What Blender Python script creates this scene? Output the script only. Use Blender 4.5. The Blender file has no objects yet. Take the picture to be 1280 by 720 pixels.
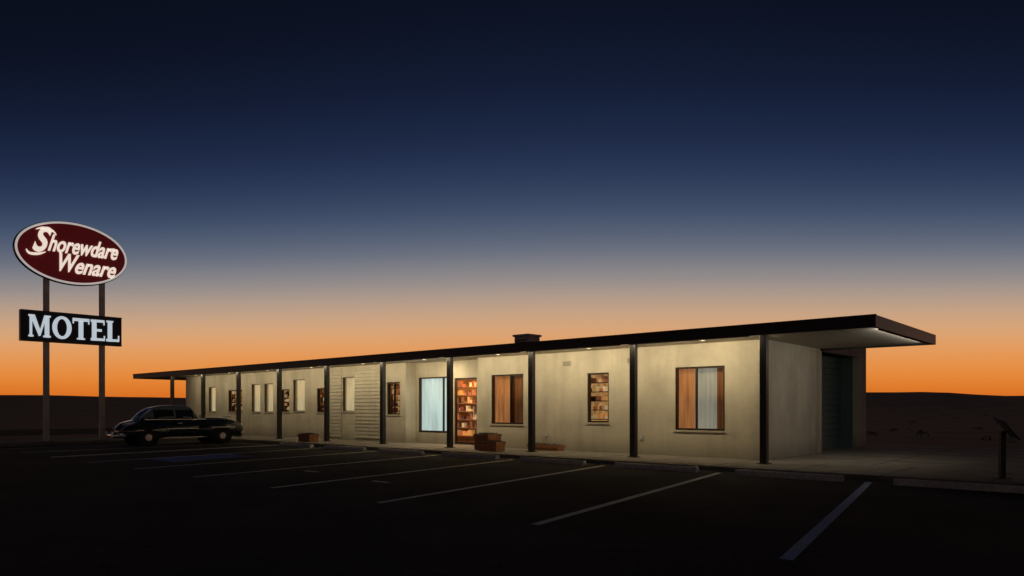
import bpy, bmesh, math, random
from mathutils import Vector, noise, Matrix
random.seed(7)
sc=bpy.context.scene
sc.view_settings.view_transform='Standard'
sc.view_settings.look='None'
sc.view_settings.exposure=0

def lin(c):
    return tuple(((v/255)/12.92 if v/255<=0.04045 else ((v/255+0.055)/1.055)**2.4) for v in c)+(1,)

# ------------------------------------------------------------ materials
def mat(name,col,rough=.7,metal=0,var=0.0,vscale=3.0,bump=0.0,bscale=40.0,emit=None,estr=0.0,stain=0.0,coat=0.0,spec=.5,splash=0.0):
    m=bpy.data.materials.new(name); m.use_nodes=True
    nt=m.node_tree; N=nt.nodes; L=nt.links
    b=N['Principled BSDF']
    b.inputs['Base Color'].default_value=(*col,1)
    b.inputs['Roughness'].default_value=rough
    b.inputs['Metallic'].default_value=metal
    b.inputs['Specular IOR Level'].default_value=spec
    if coat: b.inputs['Coat Weight'].default_value=coat
    tc=N.new('ShaderNodeTexCoord')
    if var>0:
        n=N.new('ShaderNodeTexNoise'); n.inputs['Scale'].default_value=vscale; n.inputs['Detail'].default_value=8
        n.inputs['Roughness'].default_value=.65
        L.new(tc.outputs['Object'],n.inputs['Vector'])
        r=N.new('ShaderNodeMapRange'); r.inputs[1].default_value=.3; r.inputs[2].default_value=.7
        r.inputs[3].default_value=1-var; r.inputs[4].default_value=1+var
        L.new(n.outputs['Fac'],r.inputs[0])
        mx=N.new('ShaderNodeVectorMath'); mx.operation='SCALE'
        mx.inputs[0].default_value=col
        L.new(r.outputs[0],mx.inputs['Scale'])
        last=mx.outputs[0]
        if stain>0:
            n2=N.new('ShaderNodeTexNoise'); n2.inputs['Scale'].default_value=1.0; n2.inputs['Detail'].default_value=5
            mp=N.new('ShaderNodeMapping'); mp.inputs['Scale'].default_value=(2.2,2.2,.25)
            L.new(tc.outputs['Object'],mp.inputs[0]); L.new(mp.outputs[0],n2.inputs['Vector'])
            r2=N.new('ShaderNodeMapRange'); r2.inputs[1].default_value=.45; r2.inputs[2].default_value=.75
            r2.inputs[3].default_value=1; r2.inputs[4].default_value=1-stain
            L.new(n2.outputs['Fac'],r2.inputs[0])
            m2=N.new('ShaderNodeVectorMath'); m2.operation='SCALE'
            L.new(last,m2.inputs[0]); L.new(r2.outputs[0],m2.inputs['Scale']); last=m2.outputs[0]
        if splash>0: # rain-splash dirt along the foot of the wall
            s1=N.new('ShaderNodeSeparateXYZ'); L.new(tc.outputs['Object'],s1.inputs[0])
            ad=N.new('ShaderNodeMath'); ad.operation='MULTIPLY_ADD'; L.new(n.outputs['Fac'],ad.inputs[0]); ad.inputs[1].default_value=-.9
            L.new(s1.outputs['Z'],ad.inputs[2])
            r3=N.new('ShaderNodeMapRange'); r3.inputs[1].default_value=-.45; r3.inputs[2].default_value=.05; r3.inputs[3].default_value=1-splash; r3.inputs[4].default_value=1
            L.new(ad.outputs[0],r3.inputs[0])
            m3=N.new('ShaderNodeVectorMath'); m3.operation='SCALE'
            L.new(last,m3.inputs[0]); L.new(r3.outputs[0],m3.inputs['Scale']); last=m3.outputs[0]
        L.new(last,b.inputs['Base Color'])
    if bump>0:
        n3=N.new('ShaderNodeTexNoise'); n3.inputs['Scale'].default_value=bscale; n3.inputs['Detail'].default_value=4
        L.new(tc.outputs['Object'],n3.inputs['Vector'])
        bp=N.new('ShaderNodeBump'); bp.inputs['Strength'].default_value=bump; bp.inputs['Distance'].default_value=.02
        L.new(n3.outputs['Fac'],bp.inputs['Height']); L.new(bp.outputs[0],b.inputs['Normal'])
    if emit:
        b.inputs['Emission Color'].default_value=(*emit,1); b.inputs['Emission Strength'].default_value=estr
    return m

def fabric(name,col,strength,var=.5,scale=(6,6,.6)):
    """lamp-lit curtain cloth seen from outside: glows unevenly"""
    m=bpy.data.materials.new(name); m.use_nodes=True
    nt=m.node_tree;N=nt.nodes;L=nt.links;b=N['Principled BSDF']
    b.inputs['Base Color'].default_value=(*[c*.6 for c in col],1); b.inputs['Roughness'].default_value=.9
    tc=N.new('ShaderNodeTexCoord'); mp=N.new('ShaderNodeMapping'); mp.inputs['Scale'].default_value=scale
    n=N.new('ShaderNodeTexNoise'); n.inputs['Scale'].default_value=1.6; n.inputs['Detail'].default_value=6
    L.new(tc.outputs['Object'],mp.inputs[0]); L.new(mp.outputs[0],n.inputs['Vector'])
    r=N.new('ShaderNodeMapRange'); r.inputs[1].default_value=.3;r.inputs[2].default_value=.7
    r.inputs[3].default_value=strength*(1-var); r.inputs[4].default_value=strength*(1+var)
    L.new(n.outputs['Fac'],r.inputs[0]); b.inputs['Emission Color'].default_value=(*col,1)
    L.new(r.outputs[0],b.inputs['Emission Strength'])
    return m

M_wall=mat('stucco',(.58,.53,.415),.88,var=.12,vscale=1.4,bump=.4,bscale=55,stain=.22,splash=.4)
M_wall2=mat('painted_siding',(.50,.46,.36),.8,var=.10,vscale=2,bump=.1,stain=.15)
M_soffit=mat('soffit_paint',(.55,.50,.42),.8,var=.07,vscale=1.2,bump=.08)
M_black=mat('black_steel',(.012,.011,.012),.45,var=.3,vscale=6,bump=.05)
M_roof=mat('roof_membrane',(.05,.05,.055),.85,var=.2,bump=.3)
M_frame=mat('bronze_frame',(.035,.02,.013),.45,.3,var=.2)
M_inner=mat('interior_dark',(.10,.06,.035),.8,var=.3)
M_door=mat('garage_door_paint',(.11,.18,.17),.6,var=.15,vscale=2,bump=.05)
M_conc=mat('concrete',(.25,.225,.19),.85,var=.25,vscale=1.6,bump=.4,bscale=60)
M_joint=mat('joint',(.04,.037,.033),.95)
M_stop=mat('wheel_stop_concrete',(.66,.64,.61),.85,var=.3,vscale=7,bump=.4,bscale=70)
M_metal=mat('galvanised',(.55,.55,.56),.55,.1,var=.15,vscale=5)
M_post=mat('post_paint',(.75,.71,.69),.6,.0,var=.2,vscale=4)
M_wood=mat('planter_wood',(.34,.14,.06),.65,var=.35,vscale=9,bump=.2)
M_dirt=mat('desert_dirt',(.22,.125,.078),.95,var=.45,vscale=.25,bump=.6,bscale=6)
M_scrub=mat('scrub_leaf',(.07,.065,.038),.9,var=.3,vscale=2)

def asphalt_mat():
    m=bpy.data.materials.new('asphalt'); m.use_nodes=True
    nt=m.node_tree;N=nt.nodes;L=nt.links;b=N['Principled BSDF']
    tc=N.new('ShaderNodeTexCoord')
    def nz(scale,detail=6):
        n=N.new('ShaderNodeTexNoise'); n.inputs['Scale'].default_value=scale; n.inputs['Detail'].default_value=detail
        L.new(tc.outputs['Object'],n.inputs['Vector']); return n
    a=nz(.35); f=nz(45,3); mid=nz(3)
    cr=N.new('ShaderNodeValToRGB'); cr.color_ramp.elements[0].position=.35; cr.color_ramp.elements[0].color=(.035,.030,.032,1)
    cr.color_ramp.elements[1].position=.68; cr.color_ramp.elements[1].color=(.080,.068,.068,1)
    L.new(a.outputs['Fac'],cr.inputs[0])
    v=N.new('ShaderNodeTexVoronoi'); v.feature='DISTANCE_TO_EDGE'; v.inputs['Scale'].default_value=.28
    add=N.new('ShaderNodeVectorMath'); add.operation='ADD'; sca=N.new('ShaderNodeVectorMath'); sca.operation='SCALE'; sca.inputs['Scale'].default_value=.9
    L.new(mid.outputs['Color'],sca.inputs[0]); L.new(tc.outputs['Object'],add.inputs[0]); L.new(sca.outputs[0],add.inputs[1]); L.new(add.outputs[0],v.inputs['Vector'])
    r=N.new('ShaderNodeMapRange'); r.inputs[1].default_value=0; r.inputs[2].default_value=.008; r.inputs[3].default_value=.35; r.inputs[4].default_value=1
    L.new(v.outputs['Distance'],r.inputs[0])
    g=N.new('ShaderNodeMapRange'); g.inputs[1].default_value=.3; g.inputs[2].default_value=.7; g.inputs[3].default_value=.6; g.inputs[4].default_value=1.5
    L.new(f.outputs['Fac'],g.inputs[0])
    mu=N.new('ShaderNodeMath'); mu.operation='MULTIPLY'; L.new(r.outputs[0],mu.inputs[0]); L.new(g.outputs[0],mu.inputs[1])
    s=N.new('ShaderNodeVectorMath'); s.operation='SCALE'; L.new(cr.outputs[0],s.inputs[0]); L.new(mu.outputs[0],s.inputs['Scale'])
    L.new(s.outputs[0],b.inputs['Base Color'])
    b.inputs['Roughness'].default_value=.95; b.inputs['Specular IOR Level'].default_value=.15
    bp=N.new('ShaderNodeBump'); bp.inputs['Strength'].default_value=.6; bp.inputs['Distance'].default_value=.015
    L.new(f.outputs['Fac'],bp.inputs['Height']); L.new(bp.outputs[0],b.inputs['Normal'])
    return m
M_asph=asphalt_mat()

def paint_mat(name,col,wear=.5):
    m=bpy.data.materials.new(name); m.use_nodes=True
    nt=m.node_tree;N=nt.nodes;L=nt.links;b=N['Principled BSDF']
    tc=N.new('ShaderNodeTexCoord'); n=N.new('ShaderNodeTexNoise'); n.inputs['Scale'].default_value=7; n.inputs['Detail'].default_value=9; n.inputs['Roughness'].default_value=.8
    L.new(tc.outputs['Object'],n.inputs['Vector'])
    cr=N.new('ShaderNodeValToRGB'); cr.color_ramp.elements[0].position=wear-.12; cr.color_ramp.elements[0].color=(*[c*.2 for c in col],1)
    cr.color_ramp.elements[1].position=wear+.05; cr.color_ramp.elements[1].color=(*col,1)
    L.new(n.outputs['Fac'],cr.inputs[0]); L.new(cr.outputs[0],b.inputs['Base Color']); b.inputs['Roughness'].default_value=.7
    return m
M_white=paint_mat('line_paint_white',(.88,.87,.86),.40)
M_blue=paint_mat('line_paint_blue',(.04,.11,.60),.48)
M_wblue=paint_mat('line_paint_pale_blue',(.45,.60,.95),.40)

def glass_mat():
    m=bpy.data.materials.new('window_glass'); m.use_nodes=True
    nt=m.node_tree;N=nt.nodes;L=nt.links
    N.remove(N['Principled BSDF']); out=N['Material Output']
    t=N.new('ShaderNodeBsdfTransparent'); t.inputs[0].default_value=(.88,.9,.88,1)
    g=N.new('ShaderNodeBsdfGlossy'); g.inputs['Roughness'].default_value=.03
    fr=N.new('ShaderNodeFresnel'); fr.inputs[0].default_value=1.5
    mx=N.new('ShaderNodeMixShader'); L.new(fr.outputs[0],mx.inputs[0]); L.new(t.outputs[0],mx.inputs[1]); L.new(g.outputs[0],mx.inputs[2]); L.new(mx.outputs[0],out.inputs[0])
    return m
M_glass=glass_mat()

# ------------------------------------------------------------ helpers
def empty(name,loc=(0,0,0),rz=0):
    e=bpy.data.objects.new(name,None); sc.collection.objects.link(e); e.location=loc; e.rotation_euler=(0,0,rz); e.empty_display_size=.3
    return e
def addmesh(name,verts,faces,m,parent=None,smooth=False):
    me=bpy.data.meshes.new(name); me.from_pydata(verts,[],faces); me.update()
    o=bpy.data.objects.new(name,me); sc.collection.objects.link(o)
    if isinstance(m,(list,tuple)):
        for x in m: me.materials.append(x)
    elif m: me.materials.append(m)
    if parent: o.parent=parent
    if smooth:
        for p in me.polygons: p.use_smooth=True
    return o
def box(name,a,b,m,parent=None,bevel=0):
    x0,y0,z0=a;x1,y1,z1=b
    v=[(x0,y0,z0),(x1,y0,z0),(x1,y1,z0),(x0,y1,z0),(x0,y0,z1),(x1,y0,z1),(x1,y1,z1),(x0,y1,z1)]
    f=[(0,3,2,1),(4,5,6,7),(0,1,5,4),(1,2,6,5),(2,3,7,6),(3,0,4,7)]
    o=addmesh(name,v,f,m,parent)
    if bevel:
        md=o.modifiers.new('b','BEVEL'); md.width=bevel; md.segments=2
    return o
def cyl(name,c,r,h,axis,m,parent=None,n=32,r2=None,smooth=True):
    bm=bmesh.new(); bmesh.ops.create_cone(bm,cap_ends=True,segments=n,radius1=r,radius2=r if r2 is None else r2,depth=h)
    if axis=='X': bmesh.ops.rotate(bm,cent=(0,0,0),matrix=Matrix.Rotation(math.pi/2,3,'Y'),verts=bm.verts)
    if axis=='Y': bmesh.ops.rotate(bm,cent=(0,0,0),matrix=Matrix.Rotation(-math.pi/2,3,'X'),verts=bm.verts)
    bmesh.ops.translate(bm,vec=c,verts=bm.verts)
    me=bpy.data.meshes.new(name); bm.to_mesh(me); bm.free(); me.materials.append(m)
    for p in me.polygons: p.use_smooth = smooth and len(p.vertices)==4
    o=bpy.data.objects.new(name,me); sc.collection.objects.link(o)
    if parent:o.parent=parent
    return o
def area(name,loc,size,power,col,parent=None,aim=None,sizey=None):
    l=bpy.data.lights.new(name,'AREA'); l.energy=power; l.color=col; l.size=size
    l.shape='DISK'
    if sizey: l.shape='RECTANGLE'; l.size_y=sizey
    o=bpy.data.objects.new(name,l); sc.collection.objects.link(o); o.location=loc
    if aim:
        z=-Vector(aim).normalized()
        xs=Vector((1,0,0)) if abs(z.x)<.5 else Vector((0,1,0))
        y=z.cross(xs).normalized(); xs=y.cross(z)
        o.rotation_euler=Matrix((xs,y,z)).transposed().to_euler()
    if parent:o.parent=parent
    return o

# ------------------------------------------------------------ camera  (eye height 1.3 m above the walk)
cam=bpy.data.cameras.new('camera'); co=bpy.data.objects.new('camera',cam); sc.collection.objects.link(co)
co.location=(6.84,-16.62,1.3); co.rotation_euler=(math.pi/2,0,math.radians(41.68))
cam.lens=25.3; cam.sensor_width=36; cam.shift_y=0.118; cam.clip_end=6000
sc.camera=co

# ------------------------------------------------------------ sky
w=bpy.data.worlds.new('World'); sc.world=w; w.use_nodes=True
nt=w.node_tree;N=nt.nodes;L=nt.links; bg=N['Background']
sa=math.radians(41.68-4); sdir=(-math.sin(sa),math.cos(sa),0)
tc=N.new('ShaderNodeTexCoord'); nr=N.new('ShaderNodeVectorMath'); nr.operation='NORMALIZE'; L.new(tc.outputs['Generated'],nr.inputs[0])
sp=N.new('ShaderNodeSeparateXYZ'); L.new(nr.outputs[0],sp.inputs[0])
hv=N.new('ShaderNodeVectorMath'); hv.operation='MULTIPLY'; hv.inputs[1].default_value=(1,1,0); L.new(nr.outputs[0],hv.inputs[0])
hn=N.new('ShaderNodeVectorMath'); hn.operation='NORMALIZE'; L.new(hv.outputs[0],hn.inputs[0])
dt=N.new('ShaderNodeVectorMath'); dt.operation='DOT_PRODUCT'; dt.inputs[1].default_value=sdir; L.new(hn.outputs[0],dt.inputs[0])
def mth(op,a,b):
    n=N.new('ShaderNodeMath'); n.operation=op
    for i,v in enumerate((a,b)):
        if isinstance(v,(int,float)): n.inputs[i].default_value=v
        else: L.new(v,n.inputs[i])
    return n.outputs[0]
k=mth('ADD',mth('MULTIPLY',mth('SUBTRACT',1.0,dt.outputs['Value']),1.35),1.0)
e=mth('MULTIPLY',sp.outputs['Z'],k)
cr=N.new('ShaderNodeValToRGB'); L.new(e,cr.inputs[0]); cr.color_ramp.interpolation='B_SPLINE'
stops=[(0,(206,98,30)),(.023,(220,116,38)),(.0455,(230,136,54)),(.0787,(230,154,88)),(.111,(216,167,122)),(.144,(186,159,138)),(.176,(148,142,141)),(.218,(97,107,125)),(.269,(57,73,102)),(.326,(35,48,78)),(.37,(26,37,64)),(.4155,(19,28,51)),(.494,(11,16,31)),(.7,(9,12,22)),(1,(8,10,18))]
el=cr.color_ramp.elements
while len(el)>1: el.remove(el[-1])
el[0].position=0; el[0].color=lin(stops[0][1])
for p,c in stops[1:]:
    q=el.new(p); q.color=lin(c)
az=N.new('ShaderNodeMapRange'); az.inputs[1].default_value=-1; az.inputs[2].default_value=.8; az.inputs[3].default_value=.7; az.inputs[4].default_value=1
L.new(dt.outputs['Value'],az.inputs[0])
sc2=N.new('ShaderNodeVectorMath'); sc2.operation='SCALE'; L.new(cr.outputs[0],sc2.inputs[0]); L.new(az.outputs[0],sc2.inputs['Scale'])
L.new(sc2.outputs[0],bg.inputs[0]); bg.inputs[1].default_value=1.0

sl=bpy.data.lights.new('sun','SUN'); sl.energy=.03; sl.angle=math.radians(12); sl.color=(1,.55,.3)
so=bpy.data.objects.new('sun',sl); sc.collection.objects.link(so)
so.rotation_euler=Vector((-sdir[0],-sdir[1],-.05)).to_track_quat('-Z','Y').to_euler()

# ------------------------------------------------------------ ground sheet with distant low ridge
def terrain():
    rad=[0,20,40,55,70,90,115,145,180,220,265,315,370,400,430,480,600,800,1200,2000,3500]
    nseg=220; vs=[];fs=[]
    for i,r in enumerate(rad):
        for j in range(nseg):
            a=2*math.pi*j/nseg; x=r*math.cos(a); y=r*math.sin(a)
            z=-.104
            if r>70:
                t=min(1,(r-70)/330); t=t*t*(3-2*t)
                n=noise.noise(Vector((x*.008,y*.008,3)))*1.6+noise.noise(Vector((x*.03,y*.03,9)))*.5
                z+=t*(7.3+n)
                d=math.atan2(y,x); dd=abs(d-math.radians(104)); 
                z+=t*2.2*max(0,min(1,(.12-dd)/.06))
                if r>430: z-=min(4,(r-430)*.01)
            vs.append((x,y,z))
    for i in range(len(rad)-1):
        for j in range(nseg):
            a=i*nseg+j;b=i*nseg+(j+1)%nseg;c=(i+1)*nseg+(j+1)%nseg;d=(i+1)*nseg+j
            if i==0:
                fs.append((a,d,c))
            else: fs.append((a,d,c,b))
    return addmesh('ground',vs,fs,M_dirt,None,True)
terrain()
ZP=-.1
box('parking_lot',(-24.6,-60,-.5),(40,-1.4,ZP),M_asph)
box('road',(-50,-80,-.5),(-38,120,-.085),M_asph)
box('sidewalk',(-28.2,-60,-.5),(-24.6,-1.4,0.02),M_conc,bevel=.02)

# markings
def quad(name,p,m,z): return addmesh(name,[(x,y,z) for x,y in p],[(0,1,2,3)],m)
pm=empty('parking_markings')
for kx in range(-3,11):
    x0=4.3-3.03*kx; x1=x0-1.5
    if kx in(8,9,10): x1=x0-.8
    wd=.065 if kx!=7 else .17
    m=M_white if kx not in(0,) else M_wblue
    y0=-9.95
    q=quad('stall_line_%d'%(kx+4),[(x0-wd,y0),(x0+wd,y0),(x1+wd,-1.85),(x1-wd,-1.85)],m,ZP+.004); q.parent=pm
q=quad('accessible_patch',[(-14.3,-8.4),(-12.4,-8.4),(-13.0,-5.8),(-14.9,-5.8)],M_blue,ZP+.003); q.parent=pm
for i,(x,y) in enumerate([(-4.2,-8.0),(-7.2,-7.6)]):
    q=quad('tick_%d'%i,[(x-.25,y-.06),(x+.25,y-.06),(x+.25,y+.06),(x-.25,y+.06)],M_white,ZP+.004); q.parent=pm

# wheel stops
def stop(cx,cy,l):
    prof=[(-.1,0),(.1,0),(.085,.07),(.055,.12),(-.055,.12),(-.085,.07)]
    n=len(prof); vs=[]
    sk=random.uniform(-.05,.05)
    for sx in(-l/2,l/2):
        for a,b in prof: vs.append((cx+sx,cy+a+(sk if sx>0 else -sk),ZP+b))
    fs=[tuple(range(n))[::-1],tuple(range(n,2*n))]+[(i,(i+1)%n,(i+1)%n+n,i+n) for i in range(n)]
    o=addmesh('wheel_stop',vs,fs,M_stop); md=o.modifiers.new('b','BEVEL'); md.width=.015; md.segments=2
    return o
for kx in range(-3,9):
    if kx in(7,8): continue
    stop(4.3-3.03*kx-3.0+.03,-2.05+random.uniform(-.04,.04),2.15)

# walkway slab + apron (one pavement)
pv=empty('pavement')
box('walk_slab',(-37.5,-1.4,-.4),(26,1.2,0),M_conc,pv,bevel=.015)
box('apron_slab',(-.46,1.2,-.4),(26,12.5,-.003),M_conc,pv)
for i in range(33):
    x=-36.5+i*1.79
    if x<26: box('joint_%d'%i,(x-.008,-1.385,-.01),(x+.008,1.19,.003),M_joint,pv)
for i in range(6):
    y=3+i*1.8; box('apron_joint_%d'%i,(-.3,y-.008,-.01),(25.9,y+.008,0.0),M_joint,pv)
for i in range(8):
    x=2+i*3.; box('apron_cross_%d'%i,(x-.008,1.3,-.01),(x+.008,12.4,.0015),M_joint,pv)

# ------------------------------------------------------------ motel building
B=empty('motel_building')
RX0,RX1,RY0,RY1=-36.56,2.52,-.35,5.23
ZT=3.27; ZS=3.06
box('roof_deck',(RX0+.06,RY0+.06,3.12),(RX1-.06,RY1-.06,ZT-.04),M_roof,B)
box('soffit',(RX0+.06,RY0+.06,ZS),(RX1-.06,RY1-.06,3.118),M_soffit,B)
box('fascia_front',(RX0,RY0,3.01),(RX1,RY0+.058,ZT),M_black,B)
box('fascia_back',(RX0,RY1-.058,3.01),(RX1,RY1,ZT),M_black,B)
box('fascia_right',(RX1-.058,RY0+.06,3.01),(RX1,RY1-.06,ZT-.002),M_black,B)
box('fascia_left',(RX0,RY0+.06,3.01),(RX0+.058,RY1-.06,ZT-.002),M_black,B)
box('drip_edge',(RX0-.015,RY0-.02,ZT-.035),(RX1+.015,RY0-.002,ZT+.012),M_black,B)
for i in range(22):
    x=RX1-.9-i*1.79
    if x>RX0+.2: box('soffit_joint_%d'%i,(x-.008,RY0+.07,ZS-.004),(x+.008,1.19,ZS-.001),M_joint,B)
for i in range(10):
    x=-3.58*i
    box('column_%d'%(i+1),(x-.08,-.08,0.0),(x+.08,.08,ZS-.002),M_black,B,bevel=.006)
    box('column_base_%d'%(i+1),(x-.13,-.13,0.001),(x+.13,.13,.018),M_black,B)

YW=1.2; TH=.2
XL,XR=-33.3,-.46
def wall_run(pref,x0,x1,y,openings,m=M_wall,z0=-.0,z1=ZS-.002,th=TH):
    ops=sorted(openings); cx=x0; n=0
    for (a,b,c,d) in ops:
        if a>cx+1e-4: box(f'{pref}_pier_{n}',(cx,y,z0),(a,y+th,z1),m,B)
        if c>z0+.01: box(f'{pref}_below_{n}',(a,y,z0),(b,y+th,c),m,B)
        box(f'{pref}_above_{n}',(a,y,d),(b,y+th,z1),m,B)
        cx=b; n+=1
    if cx<x1-1e-4: box(f'{pref}_pier_{n}',(cx,y,z0),(x1,y+th,z1),m,B)

C_orange=fabric('curtain_orange',(.75,.32,.11),.34,.45)
C_brown=fabric('curtain_brown',(.55,.22,.08),.10,.5)
C_pale=fabric('curtain_pale',(.60,.57,.45),.36,.22)
C_cream=fabric('curtain_cream',(.80,.66,.40),.52,.25)
C_cyan=fabric('curtain_bluewhite',(.66,.80,.76),.72,.22,(3,3,.4))
C_amber=fabric('room_glow_amber',(.85,.45,.16),.36,.8,(5,5,5))

def curtain(name,x0,x1,y,z0,z1,m,amp=.03,pitch=.13):
    n=max(6,int((x1-x0)/.018)); vs=[];fs=[]
    ph=random.random()*6
    for i in range(n+1):
        x=x0+(x1-x0)*i/n
        yy=y+amp*math.sin(ph+x*2*math.pi/pitch+.8*math.sin(x*9))
        vs+= [(x,yy,z0),(x,yy*1+.0,z1)]
    for i in range(n): fs.append((2*i,2*i+2,2*i+3,2*i+1))
    return addmesh(name,vs,fs,m,B,True)
wn=[0]
def window(x0,x1,z0,z1,y=YW,kind='split',left=None,mid=None,right=None,frame=.05,mull=.5):
    wn[0]+=1; p='window_%d'%wn[0]; f=frame; yf=y+.03
    box(p+'_frame_l',(x0,yf,z0),(x0+f,yf+.09,z1),M_frame,B); box(p+'_frame_r',(x1-f,yf,z0),(x1,yf+.09,z1),M_frame,B)
    box(p+'_frame_t',(x0+f,yf,z1-f),(x1-f,yf+.09,z1),M_frame,B); box(p+'_frame_b',(x0+f,yf,z0),(x1-f,yf+.09,z0+f),M_frame,B)
    box(p+'_sill',(x0-.04,y-.035,z0-.05),(x1+.04,y-.002,z0-.004),M_wall2,B)
    xm=x0+(x1-x0)*mull
    if mull: box(p+'_mullion',(xm-.022,yf+.01,z0+f),(xm+.022,yf+.08,z1-f),M_frame,B)
    addmesh(p+'_glass',[(x0+f,yf+.05,z0+f),(x1-f,yf+.05,z0+f),(x1-f,yf+.05,z1-f),(x0+f,yf+.05,z1-f)],[(0,1,2,3)],M_glass,B)
    yb=y+.75
    addmesh(p+'_room',[(x0-.3,yb,z0-.3),(x1+.3,yb,z0-.3),(x1+.3,yb,z1+.3),(x0-.3,yb,z1+.3),(x0-.3,y+TH+.01,z0-.3),(x1+.3,y+TH+.01,z0-.3),(x1+.3,y+TH+.01,z1+.3),(x0-.3,y+TH+.01,z1+.3)],
        [(0,1,2,3),(4,0,3,7),(1,5,6,2),(0,4,5,1),(3,2,6,7)],M_inner,B)
    yc=y+TH+.05
    if kind=='split':
        wd=x1-x0
        if left: curtain(p+'_curtain_left',x0-.12,x0+wd*left[1]-.1,yc,z0-.05,z1+.05,left[0])
        if mid: curtain(p+'_curtain_mid',x0+wd*mid[1]-.13,x0+wd*mid[2]-.1,yc+.04,z0-.05,z1+.05,mid[0])
        if right: curtain(p+'_curtain_right',x0+wd*right[1]-.12,x1+.02,yc,z0-.05,z1+.05,right[0])
    if kind=='full':
        curtain(p+'_curtain',x0-.05,x1+.05,yc,z0-.05,z1+.05,left[0])
    if kind=='shelf':
        addmesh(p+'_lit_back',[(x0-.3,yc+.3,z0-.1),(x1+.1,yc+.3,z0-.1),(x1+.1,yc+.3,z1+.1),(x0-.3,yc+.3,z1+.1)],[(0,1,2,3)],C_amber,B)
        nz=5
        for i in range(nz):
            z=z0+.08+(z1-z0-.1)*i/nz
            box(p+'_shelf_%d'%i,(x0-.25,yc+.02,z),(x1+.05,yc+.26,z+.025),M_frame,B)
            x=x0-.2
            while x<x1-.05:
                ww=random.uniform(.05,.13); hh=random.uniform(.07,.2)
                if random.random()<.7: box(p+'_goods',(x,yc+.06,z+.026),(x+ww,yc+.2,z+.026+hh),random.choice(GOODS),B)
                x+=ww+random.uniform(.01,.05)
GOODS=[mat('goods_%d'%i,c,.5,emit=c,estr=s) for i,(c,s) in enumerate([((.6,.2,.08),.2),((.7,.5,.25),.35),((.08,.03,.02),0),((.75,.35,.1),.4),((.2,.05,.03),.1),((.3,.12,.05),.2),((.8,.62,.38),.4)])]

ops_main=[(-9.97,-8.53,.79,2.45),(-5.97,-5.19,.89,2.38),(-3.0,-1.55,.72,2.44)]
wall_run('front_wall_right',-10.6,XR,YW,ops_main)
ops_left=[(-15.6,-14.8,1.08,2.34),(-18.55,-17.71,1.2,2.62),(-20.45,-19.9,1.15,2.2),(-22.36,-21.39,1.2,2.62),(-23.42,-22.66,1.15,2.2),(-24.89,-24.09,1.15,2.5),(-26.1,-25.26,1.15,2.5),(-28.44,-27.0,1.15,2.25),(-30.6,-29.8,1.15,2.45)]
wall_run('front_wall_left',XL,-14.45,YW,ops_left)
window(-3.0,-1.55,.72,2.44,left=(C_orange,.40),mid=(C_pale,.40,.84),right=(C_brown,.84),mull=.42)
window(-5.97,-5.19,.89,2.38,kind='shelf',mull=0)
window(-9.97,-8.53,.79,2.45,left=(C_orange,.55),right=(C_brown,.66),mull=.58)
window(-15.6,-14.8,1.08,2.34,kind='shelf')
kinds={-18.55:C_cream,-22.36:C_cream,-24.89:C_cream,-26.1:C_cream,-30.6:C_cream}
for (a,b,c,d) in ops_left[1:]:
    if a in kinds: window(a,b,c,d,kind='full',left=(kinds[a],),mull=0,frame=.025)
    else: window(a,b,c,d,kind='shelf',mull=0)
zz=.12
i=0
segs=[(-19.85,-18.6),(-17.66,-15.75)]
while zz<2.95:
    for (a,b) in segs:
        addmesh('siding_board_%d'%i,[(a,YW-.012,zz+.14),(b,YW-.012,zz+.14),(b,YW-.035,zz),(a,YW-.035,zz),(a,YW-.001,zz),(b,YW-.001,zz)],[(3,2,1,0),(4,5,2,3)],M_wall2,B); i+=1
    zz+=.145
# small wall fittings: vents, outlet boxes, control joints
for n,x in enumerate((-4.1,-7.6,-16.6,-21.0,-25.0)):
    box('wall_outlet_%d'%n,(x,YW-.03,.42),(x+.09,YW-.002,.55),M_metal,B,bevel=.004)
for n,x in enumerate((-7.25,-13.9,-28.9)):
    if n!=1: box('stucco_joint_%d'%n,(x,YW-.004,.02),(x+.012,YW-.001,3.0),M_wall2,B)
for n,x in enumerate((-6.9,-4.55)):
    box('wall_vent_%d'%n,(x,YW-.02,2.62),(x+.32,YW-.002,2.78),M_wall2,B)
    for j in range(4): box('wall_vent_slot_%d_%d'%(n,j),(x+.02,YW-.024,2.645+j*.033),(x+.30,YW-.0205,2.657+j*.033),M_black,B)
# entry alcove
YA=1.7
box('alcove_return_left',(-14.65,YW+TH,0),(-14.45,YA+TH,ZS-.002),M_wall,B)
box('alcove_return_right',(-10.6,YW+TH,0),(-10.4,YA+TH,ZS-.002),M_wall,B)
wall_run('alcove_wall',-14.45,-10.6,YA,[(-14.3,-12.42,.4,2.5),(-12.3,-11.15,.0,2.42)],th=.15)
box('alcove_floor',(-14.45,YW,-.3),(-10.6,YA+.2,-.002),M_conc,B)
def bars(p,x0,x1,z0,z1,y,mull=()):
    f=.05
    box(p+'_l',(x0,y,z0),(x0+f,y+.08,z1),M_frame,B);box(p+'_r',(x1-f,y,z0),(x1,y+.08,z1),M_frame,B)
    box(p+'_t',(x0+f,y,z1-f),(x1-f,y+.08,z1),M_frame,B);box(p+'_b',(x0+f,y,z0),(x1-f,y+.08,z0+f*1.5),M_frame,B)
    for n,xm in enumerate(mull): box(p+'_m%d'%n,(xm-.025,y+.005,z0+f*1.5),(xm+.025,y+.075,z1-f),M_frame,B)
    addmesh(p+'_glass',[(x0+f,y+.04,z0+f),(x1-f,y+.04,z0+f),(x1-f,y+.04,z1-f),(x0+f,y+.04,z1-f)],[(0,1,2,3)],M_glass,B)
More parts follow.
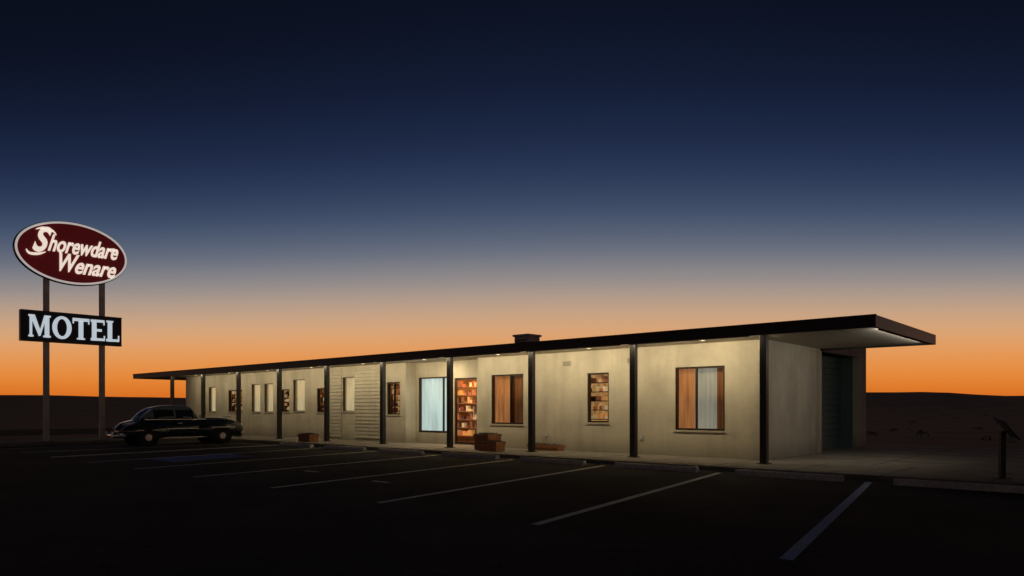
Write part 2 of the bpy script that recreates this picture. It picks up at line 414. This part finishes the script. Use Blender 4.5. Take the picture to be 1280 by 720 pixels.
bars('storefront',-14.3,-12.42,.4,2.5,YA+.03,(-12.95,))
curtain('storefront_sheer',-14.35,-12.4,YA+.24,.3,2.55,C_cyan,.02,.2)
bars('entry_door',-12.3,-11.15,.02,2.42,YA+.03)
box('entry_door_pull',(-11.3,YA-.03,1.0),(-11.27,YA+.0,1.4),M_metal,B)
addmesh('lobby_room',[(-13.6,YA+.5,0.02),(-9.9,YA+.5,0.02),(-9.9,YA+2,0.02),(-13.6,YA+2,0.02),(-13.6,YA+.5,2.7),(-9.9,YA+.5,2.7),(-9.9,YA+2,2.7),(-13.6,YA+2,2.7)],
   [(0,1,2,3),(4,7,6,5),(3,2,6,7),(0,3,7,4),(1,5,6,2)],mat('lobby_paint',(.6,.36,.17),.8,var=.15),B)
area('lobby_lamp',(-11.9,YA+.62,2.6),.5,55,(1,.58,.26),B,(0,.25,-1))
for i in range(7):
    z=.25+i*.31
    box('lobby_shelf_%d'%i,(-13.55,YA+1.0,z),(-10.0,YA+1.3,z+.03),M_wood,B)
    x=-13.5
    while x<-10.1:
        ww=random.uniform(.06,.16); hh=random.uniform(.08,.24)
        if random.random()<.8: box('lobby_goods',(x,YA+1.02,z+.031),(x+ww,YA+1.2,z+.031+hh),random.choice(GOODS[:6]),B)
        x+=ww+random.uniform(.01,.07)

# other walls
box('side_wall',(XR-.2,YW+TH,0),(XR,5.18,ZS-.002),M_wall,B)
box('end_wall_left',(XL,YW+TH,0),(XL+.2,4.8,ZS-.002),M_wall,B)
box('back_wall',(XL,4.8,0),(XR-.2,5.0,ZS-.002),M_wall,B)
HG=3.5
box('wing_side_lower',(XR-.2,5.2,0),(XR-.003,5.34,3.02),M_wall,B)
box('wing_pier',(XR-.2,8.95,0),(XR-.003,9.75,3.02),M_wall,B)
box('wing_lintel',(XR-.2,5.24,3.02),(XR-.003,9.75,HG),M_wall,B)
box('wing_back',(-9,9.55,0),(XR-.2,9.75,HG),M_wall,B)
box('wing_left',(-9,5.24,0),(-8.8,9.55,HG),M_wall,B)
box('wing_front_upper',(-8.8,5.24,0),(XR-.2,5.34,HG),M_wall,B)
box('wing_roof',(-9.05,5.235,HG),(XR+.04,9.8,HG+.09),M_black,B)
for i in range(15):
    z=.02+i*.2
    box('garage_door_panel_%d'%i,(XR-.62,5.34,z),(XR-.58+(i%2)*.006,8.95,z+.19),M_door,B)
box('garage_jamb_back',(XR-.6,8.951,0),(XR-.2,9.1,3.02),M_door,B)
box('garage_floor_strip',(XR-.6,5.34,-.1),(XR,8.95,.004),M_conc,B)
box('downpipe',(XR+.005,4.9,0.02),(XR+.07,4.98,ZS-.01),M_wall2,B)
box('rooftop_unit_body',(-10.25,2.7,ZT),(-9.6,3.35,3.88),M_metal,B,bevel=.015)
box('rooftop_unit_cap',(-10.3,2.65,3.88),(-9.55,3.4,3.95),M_metal,B,bevel=.01)
for i in range(5): box('rooftop_unit_louvre_%d'%i,(-10.15,2.685,3.4+i*.08),(-9.7,2.699,3.44+i*.08),M_black,B)
# added fill strips with housings, hidden behind the fascia, lighting the walls evenly
WARM=(1,.82,.53)
pw=[36,36,34,33,28,23,20,18,16]
for i in range(9):
    xc=-1.9-i*3.58
    box('added_fill_housing_%d'%i,(xc-1.65,RY0+.06,2.995),(xc+1.65,RY0+.10,3.058),M_black,B)
    area('added_fill_light_%d'%i,(xc,RY0+.12,3.015),3.3,pw[i],WARM,B,(0,1,-.38),.05)
box('side_added_fill_housing',(RX1-.10,.2,2.995),(RX1-.06,4.9,3.058),M_black,B)  # added fill strip and housing for side wall and soffit, hidden behind fascia
area('side_added_fill_light',(RX1-.12,2.6,3.01),4.4,17,(1,.92,.80),B,(-1,0,-.55),.05)
M_lens=mat('lamp_lens',(.9,.85,.7),.4,emit=(1,.82,.55),estr=.9)
for i in range(9):
    x=-1.79-i*3.58
    cyl('soffit_lamp_trim_%d'%i,(x,.45,ZS-.006),.09,.01,'Z',M_soffit,B,24)
    cyl('soffit_lamp_lens_%d'%i,(x,.45,ZS-.013),.05,.006,'Z',M_lens,B,20)
area('entry_light',(-12.2,1.0,ZS-.03),.3,16,(1,.78,.48),B,(0,0.01,-1))

# ------------------------------------------------------------ planters on the walk
def planter(x,y,l,h,rz=0,wd=.32):
    e=empty('planter_box',(x,y,0),rz)
    a=wd/2
    box('trough',(-l/2,-a,0),(l/2,a,h),M_wood,e,bevel=.01); box('soil',(-l/2+.03,-a+.03,h),(l/2-.03,a-.03,h+.01),M_dirt,e)
    for s in(-1,1): box('rim',(-l/2-.02,s*a-.02,h-.06),(l/2+.02,s*a+.02,h+.02),M_wood,e)
    vs=[];fs=[]
    for i in range(300):
        px=random.uniform(-l/2+.05,l/2-.05);py=random.uniform(-a+.05,a-.05);an=random.random()*6.28;ln=random.uniform(.03,.09);t=random.uniform(-.06,.06)
        n=len(vs); vs+=[(px,py,h),(px+.02*math.cos(an),py+.02*math.sin(an),h),(px+t,py+t*.5,h+ln)]; fs.append((n,n+1,n+2))
    addmesh('plants',vs,fs,M_scrub,e)
planter(-7.3,.85,1.2,.16)
planter(-9.0,.0,.6,.48,0,.6)
planter(-8.4,-.45,.75,.28,0,.4)
planter(-18.3,-.6,.8,.28,0,.4)

# ------------------------------------------------------------ info lectern
e=empty('information_lectern',(4.72,-.35,0),math.radians(41.68))
box('post',(-.045,-.045,0),(.045,.045,.88),M_black,e,bevel=.005)
box('foot_plate',(-.11,-.11,0.002),(.11,.11,.015),M_black,e)
pl=box('panel',(-.22,-.17,-.012),(.22,.17,.012),mat('lectern_panel',(.7,.72,.75),.35,.0,var=.1),e,bevel=.004); pl.location=(.11,0,.94); pl.rotation_euler=(math.radians(14),math.radians(48),0)
pf=box('panel_frame',(-.235,-.185,-.035),(.235,.185,-.0125),M_black,e); pf.location=(.11,0,.94); pf.rotation_euler=(math.radians(14),math.radians(48),0)

# ------------------------------------------------------------ motel sign
S=empty('motel_sign')
SX=-25.2
for i,y in enumerate((-7.79,-5.81)):
    box('post_%d'%(i+1),(SX-.09,y-.09,0.0),(SX+.09,y+.09,6.6),M_post,S,bevel=.008)
    box('post_base_%d'%(i+1),(SX-.22,y-.22,.0),(SX+.22,y+.22,.05),M_conc,S,bevel=.01)
M_board=mat('sign_board_paint',(.018,.022,.034),.4,var=.3)
M_boardrim=mat('sign_board_rim',(.08,.085,.10),.4,.4)
box('motel_board',(SX+.1,-8.72,3.87),(SX+.32,-5.17,5.05),M_board,S,bevel=.012)
for nm,a,b in (('rim_t',(-8.72,5.0),(-5.17,5.05)),('rim_b',(-8.72,3.87),(-5.17,3.92))):
    box(nm,(SX+.321,a[0],a[1]),(SX+.34,b[0],b[1]),M_boardrim,S)
M_letter=mat('motel_letter_white',(.8,.83,.86),.4,var=.08,vscale=5,emit=(.66,.76,.84),estr=.68)
M_script=mat('script_white',(.9,.82,.74),.4,var=.08,vscale=5,emit=(.95,.82,.70),estr=.82)
M_rim=mat('oval_rim_white',(.8,.78,.76),.4,var=.08,vscale=4,emit=(.80,.72,.68),estr=.5)
M_red=mat('sign_red_enamel',(.16,.014,.016),.35,var=.35,vscale=2,emit=(.14,.008,.010),estr=.24)
lay=[0]
def poly(pts,x0,w,h,y0,z0):
    lay[0]+=1; X=SX+.325+.0015*(lay[0]%12); n=len(pts)
    vs=[(X-.004,y0+(x0+p[0])*w,z0+p[1]*h) for p in pts]+[(X+.022,y0+(x0+p[0])*w,z0+p[1]*h) for p in pts]
    fs=[tuple(range(n,2*n)),tuple(range(n))[::-1]]+[(i,(i+1)%n,(i+1)%n+n,i+n) for i in range(n)]
    addmesh('motel_letter_stroke',vs,fs,M_letter,S)
LW=.69; LH=.84; LY=-8.47; LZ=4.04
A=(LW,LH,LY,LZ)
def rect(x0,a,b,c,d): poly([(a,b),(c,b),(c,d),(a,d)],x0,*A)
def LM(o):
    rect(o,.06,0,.18,1); rect(o,.78,0,1.0,1)
    poly([(.06,1),(.30,1),(.58,.28),(.50,.05)],o,*A)
    poly([(.47,.05),(.57,.05),(.88,1),(.76,1)],o,*A)
    rect(o,.0,0,.24,.08); rect(o,.70,0,1.07,.08); rect(o,.0,.92,.2,1); rect(o,.84,.92,1.07,1)
def LO(o):
    n=40; vs=[]
    for X in(SX+.32,SX+.347):
        for k in range(n):
            t=2*math.pi*k/n; vs.append((X,LY+(o+.46+.48*math.cos(t))*LW,LZ+(.5+.53*math.sin(t))*LH))
            vs.append((X,LY+(o+.46+.25*math.cos(t))*LW,LZ+(.5+.40*math.sin(t))*LH))
    fs=[]
    for k in range(n):
        a,b=2*k,2*((k+1)%n)
        fs.append((2*n+a,2*n+b,2*n+b+1,2*n+a+1)); fs.append((a,b,2*n+b,2*n+a)); fs.append((a+1,2*n+a+1,2*n+b+1,b+1))
    addmesh('motel_letter_o',vs,fs,M_letter,S)
def LT(o):
    rect(o,0,.86,.86,1); rect(o,0,.74,.06,.88); rect(o,.80,.74,.86,.88); rect(o,.31,0,.55,.9); rect(o,.22,0,.64,.07)
def LE(o):
    rect(o,.06,0,.30,1); rect(o,0,.88,.72,1); rect(o,0,0,.74,.12); rect(o,.25,.44,.58,.56); rect(o,.67,.76,.73,.93); rect(o,.69,.05,.75,.25)
def LL(o):
    rect(o,.08,0,.32,1); rect(o,0,0,.70,.12); rect(o,0,.93,.38,1); rect(o,.64,.05,.71,.30)
LM(0);LO(1.17);LT(2.16);LE(3.10);LL(3.92)
def text(name,body,size,y,z,width,m,shear=0,off=0,height=None,x=.36,ext=.02):
    c=bpy.data.curves.new(name,'FONT'); c.body=body; c.size=size; c.shear=shear; c.offset=off; c.extrude=ext; c.align_x='CENTER'; c.align_y='CENTER'
    c.resolution_u=6
    o=bpy.data.objects.new(name,c); sc.collection.objects.link(o); o.data.materials.append(m)
    bpy.context.view_layer.update(); d=o.dimensions
    sx=width/d.x; sy=(height/d.y) if height else sx
    o.scale=(sx,sy,1); o.location=(SX+x,y,z); o.rotation_euler=(math.pi/2,0,math.pi/2); o.parent=S
    return o
def oval(name,a,b,x0,x1,m,bev=0):
    n=96; vs=[]
    for x in(x0,x1):
        for i in range(n):
            t=2*math.pi*i/n; vs.append((SX+x,-6.92+a*math.cos(t),7.42+b*math.sin(t)))
    fs=[tuple(range(n))[::-1],tuple(range(n,2*n))]+[(i,(i+1)%n,(i+1)%n+n,i+n) for i in range(n)]
    o=addmesh(name,vs,fs,m,S)
    if bev: md=o.modifiers.new('b','BEVEL'); md.width=bev; md.segments=3; md.limit_method='ANGLE'
    return o
oval('oval_can',2.0,1.24,.06,.24,M_board,.03)
oval('oval_face',1.9,1.14,.241,.27,M_red)
def tube(name,pts,r,m,cyc=False,radii=None):
    c=bpy.data.curves.new(name,'CURVE'); c.dimensions='3D'; c.bevel_depth=r; c.bevel_resolution=3
    s=c.splines.new('POLY'); s.points.add(len(pts)-1)
    for i,p in enumerate(pts): s.points[i].co=(*p,1); s.points[i].radius=1 if not radii else radii[i]
    s.use_cyclic_u=cyc
    o=bpy.data.objects.new(name,c); sc.collection.objects.link(o); o.data.materials.append(m); o.parent=S; return o
tube('oval_rim',[(SX+.27,-6.92+1.93*math.cos(2*math.pi*i/96),7.42+1.17*math.sin(2*math.pi*i/96)) for i in range(96)],.04,M_rim,True)
text('script_initial_1','S',1,-8.14,7.74,.66,M_script,.45,.03,1.0,x=.30)
text('script_line_1','horewdare',1,-6.60,7.68,2.52,M_script,.45,.02,.66,x=.30)
text('script_initial_2','W',1,-7.25,6.98,.70,M_script,.4,.02,.72,x=.30)
text('script_line_2','enare',1,-6.20,6.93,1.50,M_script,.45,.02,.46,x=.30)
def swash(name,pts,r):
    out=[];rad=[]
    P=[pts[0]]+pts+[pts[-1]]
    for i in range(1,len(P)-2):
        for k in range(8):
            t=k/8; q=[]
            for d in range(2):
                p0,p1,p2,p3=P[i-1][d],P[i][d],P[i+1][d],P[i+2][d]
                q.append(.5*((2*p1)+(-p0+p2)*t+(2*p0-5*p1+4*p2-p3)*t*t+(-p0+3*p1-3*p2+p3)*t**3))
            out.append((SX+.31,-6.92+q[0],7.42+q[1]))
    n=len(out); rad=[.25+.9*math.sin(math.pi*i/(n-1)) for i in range(n)]
    tube(name,out,r,M_script,False,rad)
swash('swash_1',[(-1.62,-.08),(-1.5,-.22),(-1.2,-.2),(-.95,-.08)],.045)
swash('swash_2',[(-1.3,.72),(-1.05,.82),(-.75,.76),(-.6,.6)],.04)
swash('swash_3',[(1.3,.3),(1.45,.4),(1.55,.28)],.035)

# ------------------------------------------------------------ parked car (c.1950 sedan)
def interp(tab,x):
    if x<=tab[0][0]: return tab[0][1]
    for (a,b),(c,d) in zip(tab,tab[1:]):
        if x<=c:
            t=(x-a)/(c-a)
            return b+(d-b)*t
    return tab[-1][1]
M_car=mat('car_paint_dark_teal',(.020,.036,.038),.2,0,coat=.8,var=.1)
M_carroof=mat('car_roof_paint_grey',(.30,.35,.355),.3,0,coat=.5,var=.08)
M_cglass=mat('car_glass',(.03,.035,.04),.05,0,spec=.8)
M_chrome=mat('chrome',(.75,.75,.77),.2,1,var=.05)
M_tyre=mat('tyre_rubber',(.012,.012,.012),.8,var=.2)
M_tail=mat('tail_lens',(.35,.01,.01),.2)
M_head=mat('head_lens',(.6,.6,.58),.1)
def sgp(v,p): return math.copysign(abs(v)**p,v)
def build_car(loc,rz,s0=1,hs=1):
    C=empty('parked_car',loc,rz); C.scale=(s0,s0,s0*hs)
    HL=2.5
    top=[(-2.5,.62),(-2.44,.78),(-2.25,.93),(-1.9,1.02),(-1.3,1.07),(0,1.08),(.8,1.12),(1.5,1.13),(2.0,1.10),(2.3,1.03),(2.44,.90),(2.5,.64)]
    vs=[];fs=[];n=36;NS=60
    for i in range(NS+1):
        u=-1+2*i/NS; y=HL*math.copysign(1-(1-abs(u))**1.5,u)
        tt=min(.9985,abs(y)/HL); w=.83*(1-tt**4)**(1/2.4)
        t=interp(top,y); b=.27+.12*tt**6; zc=(t+b)/2; hz=(t-b)/2
        for k in range(n):
            a=2*math.pi*k/n
            x=w*sgp(math.cos(a),.60); z=zc+hz*sgp(math.sin(a),.58)
            if z>zc: x*=1-.18*((z-zc)/hz)**2*(1 if y>.6 or y<-1.3 else .35)
            vs.append((x,y,z))
    for i in range(NS):
        for k in range(n): fs.append((i*n+k,i*n+(k+1)%n,(i+1)*n+(k+1)%n,(i+1)*n+k))
    fs.append(tuple(range(n))[::-1]); fs.append(tuple(NS*n+k for k in range(n)))
    addmesh('body',vs,fs,M_car,C,True)
    ctop=[(-1.80,.98),(-1.68,1.16),(-1.5,1.36),(-1.24,1.52),(-.8,1.61),(-.2,1.64),(.15,1.615),(.38,1.54),(.52,1.40),(.65,1.2),(.76,1.02)]
    vs=[];fs=[];mi=[];n=48;NS=70; Y0=-1.80;LC=2.56
    for i in range(NS+1):
        y=Y0+LC*i/NS; t=interp(ctop,y)
        endt=max(0,min(1,(min(y-Y0,Y0+LC-y))/.5)); wb=.60+.15*endt**.5
        for k in range(n+1):
            a=math.pi*k/n
            s=abs(math.sin(a))**.66; z=.93+(t-.93)*s
            x=wb*sgp(math.cos(a),.50)*(1-.17*((z-.93)/.66))
            vs.append((x,y,z))
    for i in range(NS):
        for k in range(n):
            f=(i*(n+1)+k,i*(n+1)+k+1,(i+1)*(n+1)+k+1,(i+1)*(n+1)+k); fs.append(f)
            cx=sum(vs[q][0] for q in f)/4; cy=sum(vs[q][1] for q in f)/4; cz=sum(vs[q][2] for q in f)/4
            g=2 if cz>1.12 else 0
            if abs(cx)>.47 and 1.14<cz<1.44:
                if (-1.2<cy<-.42 or -.33<cy<.40): g=1
            if cy>.42 and abs(cx)<.54 and 1.14<cz<1.49 and abs(cx)>.015: g=1
            if cy<-1.26 and abs(cx)<.42 and 1.18<cz<1.46: g=1
            mi.append(g)
    o=addmesh('cabin',vs,fs,[M_car,M_cglass,M_carroof],C,True)
    for p,g in zip(o.data.polygons,mi): p.material_index=g
    for s in(-1,1):
        box('belt_trim',(s*.76-.012,-1.6,1.04),(s*.76+.012,.9,1.065),M_chrome,C)
        box('side_trim',(s*.835-.012,-.75,.66),(s*.835+.012,.75,.69),M_chrome,C)
        box('rear_side_trim',(s*.965-.012,-1.95,.62),(s*.965+.012,-1.05,.645),M_chrome,C)
        box('front_side_trim',(s*.965-.012,1.05,.70),(s*.965+.012,2.1,.725),M_chrome,C)
        box('rocker_trim',(s*.80-.012,-.95,.30),(s*.80+.012,.95,.345),M_chrome,C)
        for nm,cy,cz,sy,sz,sxx in (('rear_fender',-1.5,.58,.95,.38,.27),('front_fender',1.5,.62,1.05,.43,.27)):
            bm=bmesh.new(); bmesh.ops.create_uvsphere(bm,u_segments=32,v_segments=20,radius=1)
            for v in bm.verts:
                x,y,z=v.co
                v.co=(s*.70+sgp(x,.85)*sxx,cy+sgp(y,.85)*sy,max(cz+sgp(z,.9)*sz,.31))
            me=bpy.data.meshes.new(nm); bm.to_mesh(me); bm.free(); me.materials.append(M_car)
            for p in me.polygons:p.use_smooth=True
            q=bpy.data.objects.new(nm,me); sc.collection.objects.link(q); q.parent=C
        for nm,cy in (('rear',-1.5),('front',1.52)):
            cyl(nm+'_wheel_well',(s*.88,cy,.38),.42,.19,'X',M_tyre,C,40)
            cyl(nm+'_tyre',(s*.895,cy,.35),.35,.2,'X',M_tyre,C,40).modifiers.new('b','BEVEL').width=.04
            cyl(nm+'_rim',(s*.99,cy,.35),.20,.015,'X',M_car,C,32)
            cyl(nm+'_hubcap',(s*1.0,cy,.35),.13,.03,'X',M_chrome,C,32)
        cyl('tail_lamp',(s*.70,-2.38,.66),.07,.16,'Y',M_tail,C,20)
        cyl('tail_lamp_bezel',(s*.70,-2.35,.66),.085,.14,'Y',M_chrome,C,20)
        cyl('head_lamp',(s*.70,2.50,.72),.095,.08,'Y',M_head,C,24)
        cyl('head_lamp_bezel',(s*.70,2.44,.72),.115,.12,'Y',M_chrome,C,24)
        box('door_handle',(s*.82-.02,-.28,.88),(s*.82+.02,-.12,.905),M_chrome,C)
        box('mirror_arm',(s*.76,.62,1.06),(s*.76+.02,.64,1.14),M_chrome,C); cyl('mirror',(s*.80,.62,1.17),.06,.03,'Y',M_chrome,C,20)
    for sgn,nm in ((-1,'rear_bumper'),(1,'front_bumper')):
        vs=[];fs=[];n=28
        for i in range(n+1):
            t=-1+2*i/n; x=.95*t; y=sgn*(2.68-.34*abs(t)**3.2)
            for dy,dz in((0,.34),(sgn*.03,.38),(sgn*.03,.47),(0,.51),(-sgn*.03,.44)): vs.append((x,y+dy,dz))
        for i in range(n):
            for k in range(5): fs.append((i*5+k,i*5+(k+1)%5,(i+1)*5+(k+1)%5,(i+1)*5+k))
        addmesh(nm,vs,fs,M_chrome,C,True)
        for s in(-.4,.4): box(nm+'_guard',(s-.03,min(sgn*2.64,sgn*2.74),.34),(s+.03,max(sgn*2.64,sgn*2.74),.6),M_chrome,C,bevel=.02)
        for s in(-.5,.5): box(nm+'_bracket',(s-.02,min(sgn*2.3,sgn*2.66),.4),(s+.02,max(sgn*2.3,sgn*2.66),.44),M_tyre,C)
    for i in range(6): box('grille_bar_%d'%i,(-.48,2.44,.46+i*.06),(.48,2.53-.008*i,.48+i*.06),M_chrome,C,bevel=.006)
    box('hood_ornament',(-.015,1.9,1.09),(.015,2.3,1.15),M_chrome,C,bevel=.008)
    box('licence_plate',(-.16,-2.53,.62),(.16,-2.51,.74),M_stop,C)
    return C
build_car((-21.9,-4.15,ZP),math.radians(-5),.91,1.04)

# ------------------------------------------------------------ scrub
def scrub():
    vs=[];fs=[]
    cnt=0
    while cnt<420:
        x=random.uniform(-110,90);y=random.uniform(-20,130)
        if -29<x<30 and y<13.5: continue
        if -51<x<-37 : continue
        if x>-24 and y<0 : continue
        if -38<x<-24 and y<6: continue
        r0=math.hypot(x,y); z0=-.1
        if r0>70:
            t=min(1,(r0-70)/330); z0+=t*t*(3-2*t)*7.0-.1
        cnt+=1; R=random.uniform(.15,.4)
        for i in range(38):
            a=random.random()*6.28; b=random.random()*1.3
            rr=R*random.uniform(.4,1); cx=x+rr*math.cos(a)*math.cos(b);cy=y+rr*math.sin(a)*math.cos(b);cz=z0+.05+rr*.8*math.sin(b)
            s=R*.22
            n=len(vs)
            for k in range(3): vs.append((cx+random.uniform(-s,s),cy+random.uniform(-s,s),cz+random.uniform(-s,s)))
            fs.append((n,n+1,n+2))
    addmesh('desert_scrub',vs,fs,M_scrub)
scrub()
